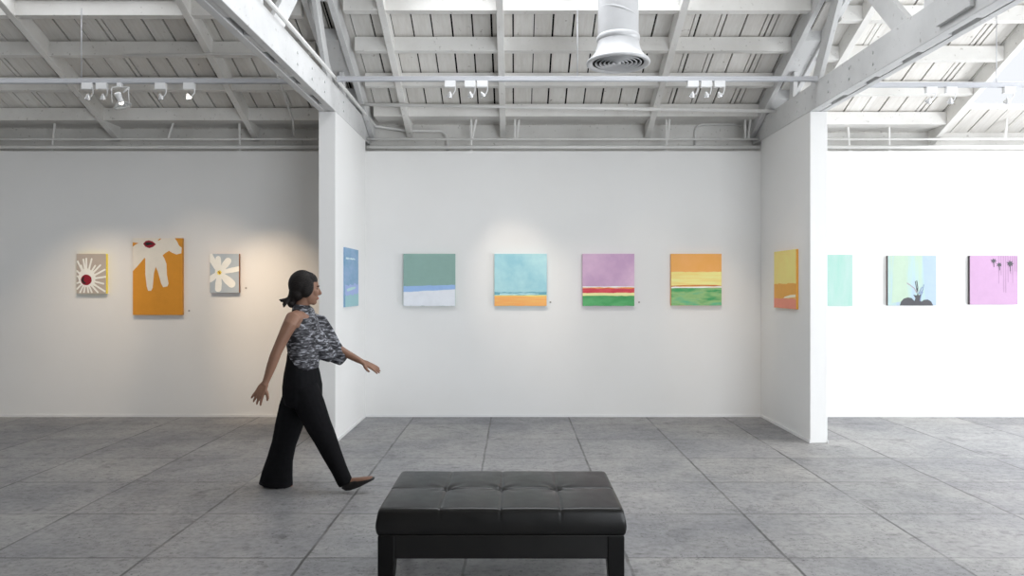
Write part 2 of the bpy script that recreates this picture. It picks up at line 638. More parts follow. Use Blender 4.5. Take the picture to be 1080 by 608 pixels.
# ------------------------------------------------------------------ trusses
def truss(xa, xb, sgn, label, dz):
    """xa inner face of the bottom chord (towards the middle bay), xb outer face"""
    t = thing('roof_truss', ((xa + xb) / 2, 6.0, 3.17), label, 'roof truss', 'white timber trusses on the wing walls')
    T = Matrix.Translation(-Vector(t.location))

    def put(mb, name, bev=.004):
        mb.bm.transform(T)
        return mb.build(name, M['beam'], t, bevel=bev)
    d = -sgn            # direction from inner face outwards
    y0 = 2.2
    for xf in (xa, xb - d * .058):
        q = sorted((xf, xf + d * .058))
        put(MB().box(q[0], q[1], y0, WALL + .28, 3.172, 3.42), 'bottom_chord')
    q = sorted((xa + d * .06, xb - d * .06))
    for i, y in enumerate((6.55, 5.9, 5.35, 4.75, 4.1, 3.4)):
        put(MB().box(q[0], q[1], y, y + .34, 3.176, 3.40), 'spacer_block')
    # top chords
    for xf in (xa + sgn * .06, xb - sgn * .06 - d * .05):
        q = sorted((xf, xf + d * .055))
        pts = [(q[0], y, z) for y, z in ((3.4, zr(3.4) - .06), (8.40, zr(8.40) - .05), (8.40, zr(8.40) + .13), (3.4, zr(3.4) + .13))]
        put(MB().prism(pts, (q[1] - q[0], 0, 0)), 'top_chord')
    qb = sorted((xa + sgn * .06 + d * .05, xb - sgn * .06 - d * .05))
    for y in (7.75, 6.95, 6.0, 5.1):
        pts = [(qb[0], yy, zz) for yy, zz in ((y, zr(y) - .02), (y + .5, zr(y + .5) - .02), (y + .5, zr(y + .5) + .10), (y, zr(y) + .10))]
        put(MB().prism(pts, (qb[1] - qb[0], 0, 0)), 'chord_block')
    qm = sorted((xa + d * .06, xb - d * .06))

    def web(p, r, w=.075, x=None):
        (ya, za), (yb, zb_) = p, r
        dd = Vector((0, yb - ya, zb_ - za)).normalized()
        nn = Vector((0, -dd.z, dd.y)) * w
        x0, x1 = x or qm
        A, B = Vector((x0, ya, za)), Vector((x0, yb, zb_))
        put(MB().prism([A - nn, B - nn, B + nn, A + nn], (x1 - x0, 0, 0)), 'web')
    web((6.95, 3.30), (6.28, 4.25))
    web((5.15, 3.28), (6.12, 4.28), .085)
    web((7.45, 3.30), (7.38, 3.72), .05)
    web((4.95, 3.30), (4.95, 4.75), .06)
    web((4.75, 3.30), (3.6, 5.0), .07)
    # splice plate on the inner face with bolts
    q = sorted((xa, xa + sgn * .03))
    if sgn < 0:
        put(MB().box(q[0], q[1], 4.36, 4.72, 3.22, 3.52), 'splice_plate')
    for yy in (5.6, 6.0, 6.4, 7.1):
        for zz in (3.25, 3.34):
            m = Matrix.Rotation(PI / 2, 3, 'Y')
            put(MB().lathe([(0, -.008), (.012, -.008), (.012, .008), (0, .008)], 8, (xa, yy, zz), m), 'bolt', 0)
    return t


truss(PL1, PL0, 1, 'white timber truss resting on the left wing wall, left of the air duct', -.02)
truss(PR0, PR1, -1, 'white timber truss resting on the right wing wall, right of the air duct', -.04)

# ------------------------------------------------------------------ pipes and rails
def bend(p, c, q, n=6):
    p, c, q = Vector(p), Vector(c), Vector(q)
    return [p * (1 - t) ** 2 + c * 2 * t * (1 - t) + q * t * t for t in [k / n for k in range(n + 1)]]


def rail(x0, x1, stands, label, dz=0):
    t = thing('conduit_rail', ((x0 + x1) / 2, WALL + .05, wt), label, 'pipe rail', 'pipe rails on top of the gallery wall')
    T = Matrix.Translation(-Vector(t.location))
    for nm, z, r, y in (('lower_pipe', wt + .048, .022, WALL + .03), ('upper_pipe', wt + .145, .013, WALL + .05)):
        m = MB().tube([(x0, y, z), (x1, y, z)], r, 12)
        m.bm.transform(T)
        m.build(nm, M['conduit'], t, True)
    for px, lean, low in stands:
        X = (px - CX) * (WALL + .05) / F
        m = MB().tube([(X, WALL + .05, wt + (0 if low else .14)), (X + lean, WALL + .06, wt + .40)], .013, 8)
        m.box(X - .025, X + .025, WALL + .03, WALL + .07, wt + .0, wt + .012) if low else None
        m.bm.transform(T)
        m.build('stand', M['conduit'], t, False)
    return t


rail(XL, PL0 - .01, ((55, .03, 1), (177, .08, 0), (253, -.01, 1)), 'pale pipe rail along the wall top in the left bay')
rail(PL1 + .01, PR0 - .01, ((497, 0, 1), (498, .05, 0), (543, 0, 0), (545, .03, 0), (703, 0, 1), (704, .03, 0), (786, 0, 0), (789, .03, 0)), 'pale pipe rail along the wall top in the middle bay')
rail(PR1 + .01, XR, ((896, -.02, 1), (938, 0, 1), (1060, .03, 0)), 'pale pipe rail along the wall top in the right bay')

o = MB().tube([at(380, 110, 7.80), at(818, 117.5, 7.66)], .019, 12).build('conduit_pipe', M['conduit'], None, True)
tag(o, 'straight white pipe spanning the middle bay behind the light track', 'pipe')
pts = [at(130, 58, 7.06), at(255, 57, 7.06)] + bend(at(262, 57, 7.06), at(284, 58, 7.06), at(290, 73, 7.25)) + [at(297, 92, 7.55), at(309, 128, 8.02), at(310, 143, 8.16)]
tag(MB().tube(pts, .012, 8).build('conduit_pipe', M['conduit'], None, True), 'thin bent conduit under the left bay roof, left of the wing wall', 'pipe')
bx = PL1 + .028
pts = [(bx, 3.0, 3.45), (bx, 7.2, 3.45)] + bend((bx, 7.5, 3.445), (bx, 8.1, 3.44), (bx + .05, 8.36, 3.38)) + [(-1.25, 8.38, 3.33), (-.95, 8.38, 3.33)] + bend((-.9, 8.38, 3.33), (-.8, 8.38, 3.33), (-.79, 8.38, 3.2)) + [(-.79, 8.38, 3.1)]
tag(MB().tube(pts, .017, 10).build('conduit_pipe', M['conduit'], None, True), 'white conduit along the top of the left truss chord, bending onto the plank wall', 'pipe')
pts = [at(733, 154, 8.432), at(733, 140, 8.432)] + bend(at(733, 139, 8.432), at(734, 131.5, 8.432), at(743, 131.5, 8.432)) + [at(798, 131.5, 8.436)]
tag(MB().tube(pts, .014, 10).build('wall_conduit', M['conduit'], None, True), 'short bent conduit on the plank wall beside the right truss', 'pipe')

# ------------------------------------------------------------------ air duct
DY = 5.85
dX = (652 - CX) * DY / F
dZ = CAMH + (CY - 67) * DY / F
duct = thing('vent_duct', (dX, DY, dZ), 'round white air duct with ring diffuser hanging through the middle bay roof', 'air duct')
R0, R1 = .166, .262
MB().lathe([(R0, .20), (R0, 1.12)], 48).build('duct_pipe', M['duct'], duct, True)
for z in (.40, .74):
    m = Matrix.Rotation(.3, 3, 'Y')
    MB().lathe([(R0, -.010), (R0 + .007, 0), (R0, .010)], 48, (0, 0, z), m).build('seam_band', M['duct'], duct, True)
MB().lathe([(R0, .225), (R0 + .011, .215), (R0 + .011, .185), (R0 + .002, .175)], 48).build('collar', M['duct'], duct, True)
MB().lathe([(R0 + .002, .18), (R0 + .007, .15), (R0 + .014, .12), (R0 + .026, .088), (R0 + .044, .058), (R0 + .066, .036), (R0 + .084, .022), (R1 - .004, .012), (R1, .003), (R1 - .003, -.007), (R1 - .012, -.011), (R1 - .03, -.008), (R1 - .05, .004)], 48).build('diffuser_bell', M['duct'], duct, True)
MB().lathe([(0, .055), (.14, .055), (.185, .022), (R1 - .052, .004)], 48).build('inner_shaft', M['duct_dark'], duct, True)
for k, r in enumerate((.178, .143, .108, .073, .042)):
    MB().lathe([(r, .016), (r + .013, .0), (r + .011, -.004), (r - .003, .013), (r, .016)], 40).build('diffuser_ring', M['duct'], duct, True)
MB().lathe([(0, -.006), (.02, -.004), (.022, .02), (0, .02)], 24).build('centre_knob', M['duct'], duct, True)
MB().box(-.004, .004, -.205, .205, .016, .024).build('cross_bar', M['duct'], duct)

# ------------------------------------------------------------------ light tracks and spotlights
TY, TZ = 6.62, 3.425


def light_track(x0, x1, wires, label, z=TZ):
    t = thing('hanging_light_track', ((x0 + x1) / 2, TY, z), label, 'light track', 'silver light tracks across the bays')
    L = (x1 - x0) / 2
    m = MB()
    m.box(-L, L, -.018, .018, .008, .026)
    m.box(-L, L, -.018, -.011, -.018, .008)
    m.box(-L, L, .011, .018, -.018, .008)
    m.build('rail', M['track'], t, bevel=.002)
    for wx in wires:
        q = wx - (x0 + x1) / 2
        MB().tube([(q, 0, .02), (q, .0, zr(TY) - z + .02)], .004, 6).build('suspension_wire', M['track'], t, True)
    for e in (-L, L):
        MB().box(e - .012, e + .012, -.021, .021, -.021, .029).build('end_cap', M['track'], t)
    return t


light_track(XL + .02, -1.90, [at(86, 85, TY).x, -5.9], 'silver light track crossing the left bay', TZ - .02)
light_track(-1.64, 2.80, [at(609, 85, TY).x], 'silver light track crossing the middle bay')
light_track(3.0, XR - .02, [at(1051, 90, TY).x], 'silver light track crossing the bright right bay', TZ - .055)


def spot(px, z, label, yaw, big=False, on=True, target=None, power=60, warm=(1, .80, .58), size=40, warmbox=False):
    """track spotlight: adapter box, bracket, lamp; aims at target"""
    X = (px - CX) * TY / F
    t = thing('track_spotlight', (X, TY, z - .018), label, 'spotlight', 'spotlights on the light tracks')
    tgt = Vector(target) if target else Vector((X, WALL, 1.6))
    if not big:
        MB().box(-.062, .040, -.022, .022, -.056, .002).build('adapter', M['metal_white'], t, bevel=.004)
        head = Vector((-.012 + .02 * yaw, .01, -.118))
    else:
        MB().box(-.022, .022, -.02, .02, -.036, .002).build('adapter', M['metal_white'], t, bevel=.004)
        head = Vector((.0, .02, -.165))
    dirv = (tgt - (Vector(t.location) + head)).normalized()
    q = Vector((0, 0, -1)).rotation_difference(dirv).to_matrix()
    if not big:
        MB().tube([(.034, 0, -.03), (.036, 0, -.075), (.034, .004, -.085 - .0), head + Vector((.034, 0, .004)), head], .005, 8).build('bracket', M['metal_white'], t, True)
        MB().lathe([(.0, .026), (.009, .025), (.012, .014), (.021, -.003), (.026, -.017), (.024, -.02)], 20, head, q).build('lamp_reflector', M['lens_soft'] if warmbox else M['lamp_white'], t, True)
        MB().lathe([(.024, -.017), (.030, -.015), (.030, -.022), (.024, -.022)], 20, head, q).build('gimbal_ring', M['chrome'], t, True)
        MB().lathe([(0, -.016), (.023, -.016)], 20, head, q).build('lamp_lens', M['lens_on'] if on else M['glass'], t, True)
    else:
        for s in (-1, 1):
            MB().tube([(0, 0, -.03), (s * .075, 0, -.034), (s * .079, .0, -.05), (s * .079, .01, -.175)], .005, 8).build('yoke_arm', M['metal_white'], t, True)
        MB().tube([(.03, 0, -.085), (.088, 0, -.035)], .008, 8).build('aiming_handle', M['metal_white'], t, True)
        MB().lathe([(0, .088), (.026, .088), (.03, .08), (.024, .03), (.028, .0)], 24, head, q).build('lamp_body', M['metal_white'], t, True)
        MB().lathe([(.026, .005), (.052, -.012), (.078, -.035), (.082, -.048), (.076, -.052)], 28, head, q).build('glass_bell', M['glass'], t, True)
        MB().lathe([(0, .002), (.014, -.004), (.016, -.022), (.008, -.032), (0, -.034)], 16, head, q).build('lamp_bulb', M['lens_on'], t, True)
    if on:
        L = bpy.data.lights.new('spot', 'SPOT')
        L.energy = power
        L.color = warm
        L.spot_size = math.radians(size)
        L.spot_blend = 1.0
        L.shadow_soft_size = .03
        lo = bpy.data.objects.new('lamp_beam', L)
        COL.objects.link(lo)
        lo.parent = t
        lo.location = head + dirv * .05
        lo.rotation_euler = Vector((0, 0, -1)).rotation_difference(dirv).to_euler()
    return t


def wp(px, py):
    return at(px, py, WALL)


ZL, ZM, ZRr = TZ - .02, TZ, TZ - .055
WARM = (1, .78, .55)
spot(94, ZL, 'small white spotlight below the suspension wire, leftmost on the left track', -.2, target=wp(82, 345), power=95, warm=WARM, size=42)
spot(109, ZL, 'small white spotlight just left of the big glass-bell lamp', .2, target=wp(130, 335), power=40, warm=WARM, size=42)
spot(126.5, ZL, 'large spotlight with a yoke and clear glass bell on the left track', 0, True, target=wp(225, 345), power=40, warm=WARM, size=60)
spot(171, ZL, 'small spotlight just right of the big glass-bell lamp', -.3, target=wp(255, 345), power=60, warm=WARM, size=44)
spot(201, ZL, 'small warm-glowing spotlight nearest the left truss', -.6, target=wp(298, 340), power=150, warm=(1, .76, .52), size=42, warmbox=True)
spot(476, ZM, 'small spotlight left in the trio left of the air duct', -.2, target=wp(455, 300), power=5, warm=(1, .9, .8), size=40)
spot(497, ZM, 'small spotlight in the middle of the trio left of the air duct', .2, target=wp(548, 300), power=66, warm=(1, .85, .7), size=36)
spot(510, ZM, 'small chrome spotlight right in the trio left of the air duct', .0, target=wp(640, 365), power=38, warm=(1, .85, .7), size=40)
spot(732, ZM, 'small spotlight left in the trio right of the air duct', .0, target=wp(680, 300), power=10, warm=(1, .82, .64), size=40)
spot(746, ZM, 'small warm spotlight in the middle of the trio right of the air duct', .4, target=wp(762, 360), power=48, warm=(1, .78, .56), size=36)
spot(760, ZM, 'small spotlight right in the trio right of the air duct', .2, target=(PR0, 7.35, 1.6), power=8, warm=(1, .80, .6), size=36)
spot(983, ZRr, 'small white spotlight leftmost on the right track', -.4, target=wp(885, 300), power=8, warm=(1, .95, .9), size=40)
spot(1004, ZRr, 'small white spotlight in front of the bright skylight rafter', .2, target=wp(960, 300), power=8, warm=(1, .95, .9), size=40)
spot(1065, ZRr, 'small white spotlight rightmost on the right track', -.3, target=wp(1045, 300), power=8, warm=(1, .95, .9), size=40)

# ------------------------------------------------------------------ paintings
def capsule(c, tip, w0, w1, asp, n=8):
    """petal outline in canvas units (u right, v down); asp = height / width"""
    c, tip = Vector((c[0], c[1] * asp)), Vector((tip[0], tip[1] * asp))
    d = (tip - c)
    L = d.length
    d.normalize()
    s = Vector((-d.y, d.x))
    pts = [c + s * w0, c + d * L * .55 + s * (w1 * 1.02)]
    e = c + d * (L - w1)
    for k in range(n + 1):
        a = PI / 2 - PI * k / n
        pts.append(e + d * math.cos(a) * w1 + s * math.sin(a) * w1)
    pts += [c + d * L * .55 - s * (w1 * 1.02), c - s * w0]
    return [(p.x, p.y / asp) for p in pts]


def disc(c, rx, ry, n=24, jag=0):
    return [(c[0] + rx * math.cos(2 * PI * k / n) * (1 + random.uniform(-jag, jag)), c[1] + ry * math.sin(2 * PI * k / n) * (1 + random.uniform(-jag, jag))) for k in range(n)]


def band(v0l, v0r, v1l, v1r, n=14, wob=.0, u0=0, u1=1):
    top = [(u0 + (u1 - u0) * k / n, v0l + (v0r - v0l) * k / n + random.uniform(-wob, wob)) for k in range(n + 1)]
    bot = [(u0 + (u1 - u0) * k / n, v1l + (v1r - v1l) * k / n + random.uniform(-wob, wob)) for k in range(n + 1)]
    return top + bot[::-1]


def clip01(poly):
    """clip an outline to the canvas"""
    for ax, lim, keep in ((0, 0, 1), (0, 1, -1), (1, 0, 1), (1, 1, -1)):
        out = []
        for i in range(len(poly)):
            a, b = poly[i], poly[(i + 1) % len(poly)]
            ia, ib = (a[ax] - lim) * keep >= 0, (b[ax] - lim) * keep >= 0
            if ia:
                out.append(a)
            if ia != ib:
                t = (lim - a[ax]) / (b[ax] - a[ax])
                q = [a[0] + (b[0] - a[0]) * t, a[1] + (b[1] - a[1]) * t]
                q[ax] = lim
                out.append(tuple(q))
        poly = out
        if not poly:
            return []
    return poly


def painting(centre, w, h, label, base, side, layers, rz=0, depth=.04):
    """canvas on a stretcher; layers = [(material, outline in u,v)] painted on its face"""
    t = thing('canvas_picture', centre, label, 'painting', None, rz)
    m = MB()
    m.mi = 1
    m.box(-w / 2, w / 2, -depth, -.001, -h / 2, h / 2)
    m.bm.faces.ensure_lookup_table()
    for f in m.bm.faces:
        if f.calc_center_median().y < -depth + 1e-5:
            f.material_index = 0
    o = m.build('canvas', [base, side], t)
    mats = []
    p = MB()
    y = -depth - .0004
    for mt, outl in layers:
        outl = clip01(list(outl))
        if len(outl) < 3:
            continue
        if mt not in mats:
            mats.append(mt)
        p.mi = mats.index(mt)
        q = []
        for u, v in outl:
            c = Vector(((u - .5) * w, y, (.5 - v) * h))
            if not q or (c - q[-1]).length > 1e-4:
                q.append(c)
        vs = [p.bm.verts.new(c) for c in q]
        for tri in tessellate_polygon([q]):
            a, b, c = (q[i] for i in tri)
            if (b - a).cross(c - a).y > 0:
                tri = tri[::-1]
            p._f([vs[i] for i in tri])
        y -= .00022
    if mats:
        p.build('painted_shapes', mats, t, recalc=False)
    else:
        p.bm.free()
    return t


def flat(name, r, g, b, k=1.22, var=.03):
    return plain('paint_' + name, rgb(r, g, b, k), .55, .3, 0, var, 14)


def hang(px0, py0, px1, py1, *a, **kw):
    s = (WALL - .03) / F
    c = at((px0 + px1) / 2, (py0 + py1) / 2, WALL)
    return painting((c.x, WALL, c.z), (px1 - px0) * s, (py1 - py0) * s, *a, **kw)


white_p = flat('white', 232, 226, 220)
black_p = flat('black', 38, 36, 36)
red_p = flat('crimson', 135, 30, 45)
yellow_p = flat('yellow', 238, 205, 70)
KW = 1.35
# grey daisy
lay = []
cu, cv, asp = .337, .645, 466 / 350
tips = [(70, 160), (142, 138), (178, 128), (245, 132), (290, 212), (352, 208), (408, 262), (415, 350), (392, 434), (408, 527), (322, 540), (248, 541), (205, 541), (150, 541), (102, 541), (64, 500), (60, 275), (60, 340), (60, 430), (115, 210)]
for (tx, ty) in tips:
    tu, tv = (tx - 62) / 350, (ty - 82) / 466
    lay.append((white_p, capsule((cu, cv), (tu, tv), .07, .030, asp)))
lay.append((white_p, disc((.36, .60), .30, .225, 22, .05)))
lay.append((red_p, disc((cu, .655), .185, .135, 26, .03)))
lay.append((black_p, [(.17, .66), (.22, .585), (.29, .575), (.25, .63), (.25, .68), (.35, .745), (.28, .755), (.20, .72)]))
hang(83, 268, 114, 310, 'small grey painting of a white daisy with a crimson centre', flat('warm_grey', 166, 156, 147, KW), yellow_p, lay)
# orange
W_ = lambda x, y: ((x - 40) / 345, (y - 38) / 530)
or_p = flat('ochre_orange', 190, 130, 45, KW)
gw = flat('soft_white', 205, 200, 190, KW)
body = [(36, 34), (330, 34), (350, 62), (362, 88), (381, 104), (379, 142), (346, 151), (316, 139), (293, 125), (268, 140), (248, 156), (262, 180), (275, 215), (278, 290), (289, 350), (282, 370), (252, 377), (238, 352), (215, 270), (200, 236), (188, 280), (178, 380), (168, 401), (146, 401), (137, 370), (127, 290), (127, 180), (122, 173), (85, 217), (36, 270)]
lay = [(gw, [W_(*p) for p in body]), (or_p, [W_(38, 66), W_(80, 72), W_(60, 82), W_(38, 98)]), (or_p, [W_(212, 56), W_(225, 42), W_(240, 40), W_(228, 52)]),
       (red_p, [W_(*p) for p in ((112, 76), (130, 58), (152, 53), (178, 60), (202, 80), (182, 98), (155, 107), (128, 97))]),
       (black_p, [W_(*p) for p in ((120, 75), (140, 66), (165, 68), (190, 80), (165, 82), (140, 90))])]
hang(142, 251.5, 194, 332.5, 'large orange painting with white dripping petals and red lips', or_p, or_p, lay)
# blue daisy
U_ = lambda x, y: ((x - 75) / 325, (y - 88) / 434)
asp = 434 / 325
lay = []
for tip, w0, w1 in (((165, 112), .05, .092), ((300, 138), .05, .115), ((425, 250), .06, .085), ((350, 452), .06, .135), ((165, 515), .06, .11), ((50, 395), .07, .10), ((60, 80), .07, .10)):
    lay.append((white_p, capsule(U_(180, 298), U_(*tip), w0, w1, asp)))
lay.append((white_p, disc(U_(180, 290), .15, .13)))
cy, cx0 = U_(180, 298)[1], U_(180, 298)[0]
star = []
for k in range(16):
    r = .095 if k % 2 == 0 else .06
    star.append((cx0 + r * math.cos(k * PI / 8), cy + r / asp * math.sin(k * PI / 8)))
lay.append((yellow_p, star))
br = flat('brown', 150, 90, 45)
lay.append((br, [(cx0 - .045, cy - .035), (cx0 - .01, cy - .04), (cx0 + .055, cy + .03), (cx0 + .01, cy + .035)]))
hang(223, 268, 253.5, 309, 'small blue painting of a white daisy with a yellow centre', flat('grey_blue', 172, 182, 190, 1.15), br, lay)

# middle bay
sg = flat('sage', 134, 164, 156, 1.2)
lay = [(flat('powder_blue', 148, 178, 218, 1.2), band(.62, .595, .74, .69, 14, .006)), (flat('pale_grey', 212, 215, 221, 1.28), band(.735, .68, 1, 1, 14, .006))]
hang(426, 268, 480.5, 323, 'sage green painting with a blue stripe over pale grey', sg, sg, lay)
lay = [(flat('teal_line', 105, 160, 175, 1.2), band(.735, .735, .785, .79, 16, .008)), (flat('mist', 170, 208, 214, 1.2), band(.76, .755, .785, .775, 12, .006, .1, .85)),
       (flat('butter', 245, 218, 130, 1.2), band(.795, .79, .815, .81, 10, .003)),
       (streak('paint_apricot', rgb(232, 158, 92, 1.2), rgb(240, 178, 105, 1.2), 3, 40), band(.81, .81, 1, 1, 10, .004))]
aq = streak('paint_aqua', rgb(140, 188, 200, 1.2), rgb(178, 214, 216, 1.2), 2.5, 2.5)
hang(521.5, 268, 576.5, 323, 'aqua painting with an orange band at the bottom', aq, aq, lay)
lay = [(flat('cream_white', 238, 232, 226, 1.2), band(.625, .625, .65, .66, 12, .004)), (flat('amber', 225, 150, 70, 1.2), band(.645, .645, .665, .665, 12, .006)),
       (streak('paint_scarlet', rgb(190, 55, 72, 1.2), rgb(212, 82, 92, 1.2), 6, 60), band(.665, .665, .755, .755, 14, .006)),
       (flat('cream', 236, 220, 158, 1.2), band(.75, .745, .81, .805, 12, .004)),
       (streak('paint_green', rgb(62, 146, 84, 1.2), rgb(92, 168, 108, 1.2), 4, 10), band(.805, .805, 1, 1, 12, .005))]
mv = streak('paint_mauve', rgb(186, 152, 184, 1.2), rgb(208, 176, 200, 1.2), 2.5, 2.5)
hang(614, 268, 668.5, 323, 'mauve painting with a red stripe above a green field', mv, mv, lay)
lay = [(streak('paint_lemon', rgb(228, 205, 125, 1.2), rgb(248, 222, 148, 1.2), 3, 30), band(.35, .345, .62, .62, 14, .006)),
       (flat('rust', 190, 105, 55, 1.2), [(0, .62), (.3, .605), (.6, .60), (.9, .605), (1, .62), (1, .635), (.6, .618), (.3, .62), (0, .64)]),
       (flat('snow', 235, 228, 222, 1.2), band(.635, .63, .665, .655, 12, .005)),
       (streak('paint_meadow', rgb(66, 150, 92, 1.2), rgb(140, 178, 118, 1.2), 3, 14, rgb(80, 168, 130, 1.2)), band(.665, .655, 1, 1, 12, .004))]
orp = streak('paint_tangerine', rgb(222, 160, 80, 1.2), rgb(240, 166, 98, 1.2), 3, 3)
hang(707, 268, 760, 322.5, 'orange and yellow striped painting with a green field', orp, orp, lay)
# on the wing walls
PS = .60
lay = [(flat('deep_orange', 218, 160, 78, 1.25), band(.575, .57, .84, .82, 12, .008)), (flat('ivory', 228, 214, 190, 1.25), [(.5, .80), (.75, .765), (.98, .755), (.98, .80), (.7, .815), (.45, .825)]),
       (flat('coral', 220, 140, 120, 1.25), band(.835, .825, 1, 1, 12, .006))]
py_c = (2.80 * 0 + (7.70 + 7.08) / 2)
ye = streak('paint_straw', rgb(222, 202, 124, 1.25), rgb(236, 212, 132, 1.25), 3, 3)
painting((PR0, 7.37, CAMH + (302 - 295) * 7.37 / F), PS, PS, 'yellow and coral painting on the right wing wall', ye, flat('orange_edge', 222, 160, 70, 1.25), lay, rz=-PI / 2, depth=.024)
lay = [(flat('foam', 205, 225, 230, 1.0), band(.165, .165, .195, .185, 12, .008, .05, .75)), (flat('periwinkle', 160, 178, 222, 1.0), band(.64, .60, .80, .84, 12, .02)),
       (flat('foam_green', 178, 212, 212, 1.0), [(.1, .70), (.4, .67), (.75, .655), (.78, .685), (.45, .72), (.15, .74)]),
       (flat('sea', 150, 192, 198, 1.0), band(.82, .78, 1, 1, 12, .02))]
bl = streak('paint_sea_blue', rgb(122, 160, 190, 1.0), rgb(146, 172, 204, 1.0), 5, 12)
painting((PL1, 7.40, CAMH + (302 - 293) * 7.40 / F), PS, PS, 'blue seascape painting on the left wing wall', bl, bl, lay, rz=PI / 2, depth=.018)

# right bay
KR = .6
c1 = streak('paint_mint', rgb(190, 240, 226, KR), rgb(214, 244, 236, KR), 9, 1.5)
hang(843, 269, 897.5, 323, 'mint green painting half hidden behind the right wing wall', c1, c1, [])
c2 = streak('paint_pale_green_blue', rgb(214, 238, 216, KR), rgb(206, 236, 236, KR), 10, .8, rgb(200, 222, 244, KR), .4, .62)
gp = flat('charcoal', 84, 84, 88, .7)
V_ = lambda x, y: ((x - 155) / 320, (y - 95) / 335)
lay = [(flat('ice_blue', 200, 222, 245, KR), [(.72, 0), (1, 0), (1, 1), (.78, 1)]), (flat('pale_leaf', 214, 238, 214, KR), [(.12, 0), (.36, 0), (.40, .9), (.08, .95)]),
       (gp, [V_(*p) for p in ((232, 432), (240, 405), (258, 384), (285, 375), (312, 380), (330, 400), (336, 380), (322, 357), (345, 362), (352, 345), (358, 362), (376, 352), (370, 380), (374, 405), (392, 392), (418, 389), (440, 402), (455, 432))])]


def stroke(pts, w):
    L_, R_ = [], []
    for i, p in enumerate(pts):
        a, b = Vector(pts[max(i - 1, 0)]), Vector(pts[min(i + 1, len(pts) - 1)])
        d = (b - a).normalized()
        L_.append((p[0] - d.y * w, p[1] + d.x * w))
        R_.append((p[0] + d.y * w, p[1] - d.x * w))
    return L_ + R_[::-1]


bs = flat('slate_blue', 130, 145, 185, .8)
for s_, mt in (([(350, 350), (352, 310), (345, 262), (336, 270), (344, 318), (350, 350)], gp), ([(345, 345), (330, 315), (300, 292), (280, 278)], flat('rose_grey', 170, 150, 160, .8)), ([(358, 352), (372, 320), (380, 305)], bs), ([(365, 352), (385, 325), (392, 288)], bs), ([(366, 400), (374, 360), (384, 335)], bs)):
    lay.append((mt, stroke([V_(*p) for p in s_], .009)))
hang(934.5, 270, 985.5, 322.5, 'pale green and blue painting with a dark plant silhouette', c2, flat('dark_edge', 110, 100, 98, .8), lay)
c3 = flat('orchid', 222, 180, 218, KR)
X_ = lambda x, y: ((x - 697) / 320, (y - 95) / 330)
lay = []
mauve2 = flat('dusky_mauve', 190, 152, 186, KR)
for k in range(9):
    u = .60 + .048 * k
    lay.append((mauve2, stroke([(u, 0), (u + .004, random.uniform(.25, .9))], .006)))
for sx, sy, r in ((855, 130, 22), (893, 156, 20), (965, 148, 27)):
    st = []
    for k in range(14):
        q = r if k % 2 == 0 else r * .5
        st.append(X_(sx + q * random.uniform(.8, 1.15) * math.cos(k * PI / 7), sy + q * .85 * math.sin(k * PI / 7)))
    lay.append((gp, st))
    lay.append((gp, stroke([X_(sx, sy), X_(sx + 2, sy + r * 1.9)], .006)))
hang(1020.5, 270, 1071, 321.5, 'orchid pink painting with dark stars dripping from the top', c3, flat('dark_edge2', 90, 84, 86, .8), lay)

for px, py, lb in ((199.5, 328, 'tiny grey wall label right of the large orange painting'), (259.5, 304, 'tiny grey wall label right of the blue daisy painting'),
                   (580.5, 319, 'tiny grey wall label right of the aqua painting'), (674, 319, 'tiny grey wall label right of the mauve painting')):
    p = at(px, py, WALL)
    m = MB().lathe([(0, -.004), (.009, -.004), (.011, 0), (.011, .003), (0, .003)], 12, (0, 0, 0), Matrix.Rotation(-PI / 2, 3, 'X'))
    o = m.build('wall_label', M['pin'])
    o.location = (p.x, WALL - .003, p.z)
    tag(o, lb, 'label', 'tiny labels beside the paintings')

# ------------------------------------------------------------------ bench
bw, bd = 1.165, .70
bench = thing('leather_bench', (-.065, 3.345 + bd / 2, 0), 'black tufted leather bench standing on the floor in the foreground', 'bench')
ZT, ZS, ZA = .45, .325, .212
nx, ny = 232, 140
m = MB()
grid = []
bx_ = [-.2885, -.004, .283]


def top_z(x, y):
    dx, dy = bw / 2 - abs(x), bd / 2 - abs(y)
    z = ZT
    r = .024
    for d in (dx, dy):
        if d < r:
            z -= (r - math.sqrt(max(0, r * r - (r - d) ** 2))) * .75
    cells = [-bw / 2] + bx_ + [bw / 2]
    puff = 0
    for a, b in zip(cells, cells[1:]):
        if a <= x <= b:
            puff = math.sin(PI * (x - a) / (b - a)) ** .6 if b > a else 0
    puff *= abs(math.sin(PI * min(1, abs(y) / (bd / 2)))) ** .6
    z += .007 * puff
    for sx in bx_:
        z -= .0075 * math.exp(-((x - sx) / .0058) ** 2) * (.5 + .5 * math.exp(-(y / .16) ** 2))
    z -= .006 * math.exp(-(y / .005) ** 2)
    for i, sx in enumerate(bx_):
        q = math.hypot(x - sx, y)
        z -= .015 * math.exp(-(q / .026) ** 2) + .004 * math.exp(-(q / .08) ** 2)
        an = math.atan2(y, x - sx)
        z += .0016 * math.sin(an * 6 + 2 * i) * math.exp(-((q - .06) / .045) ** 2)
    return z


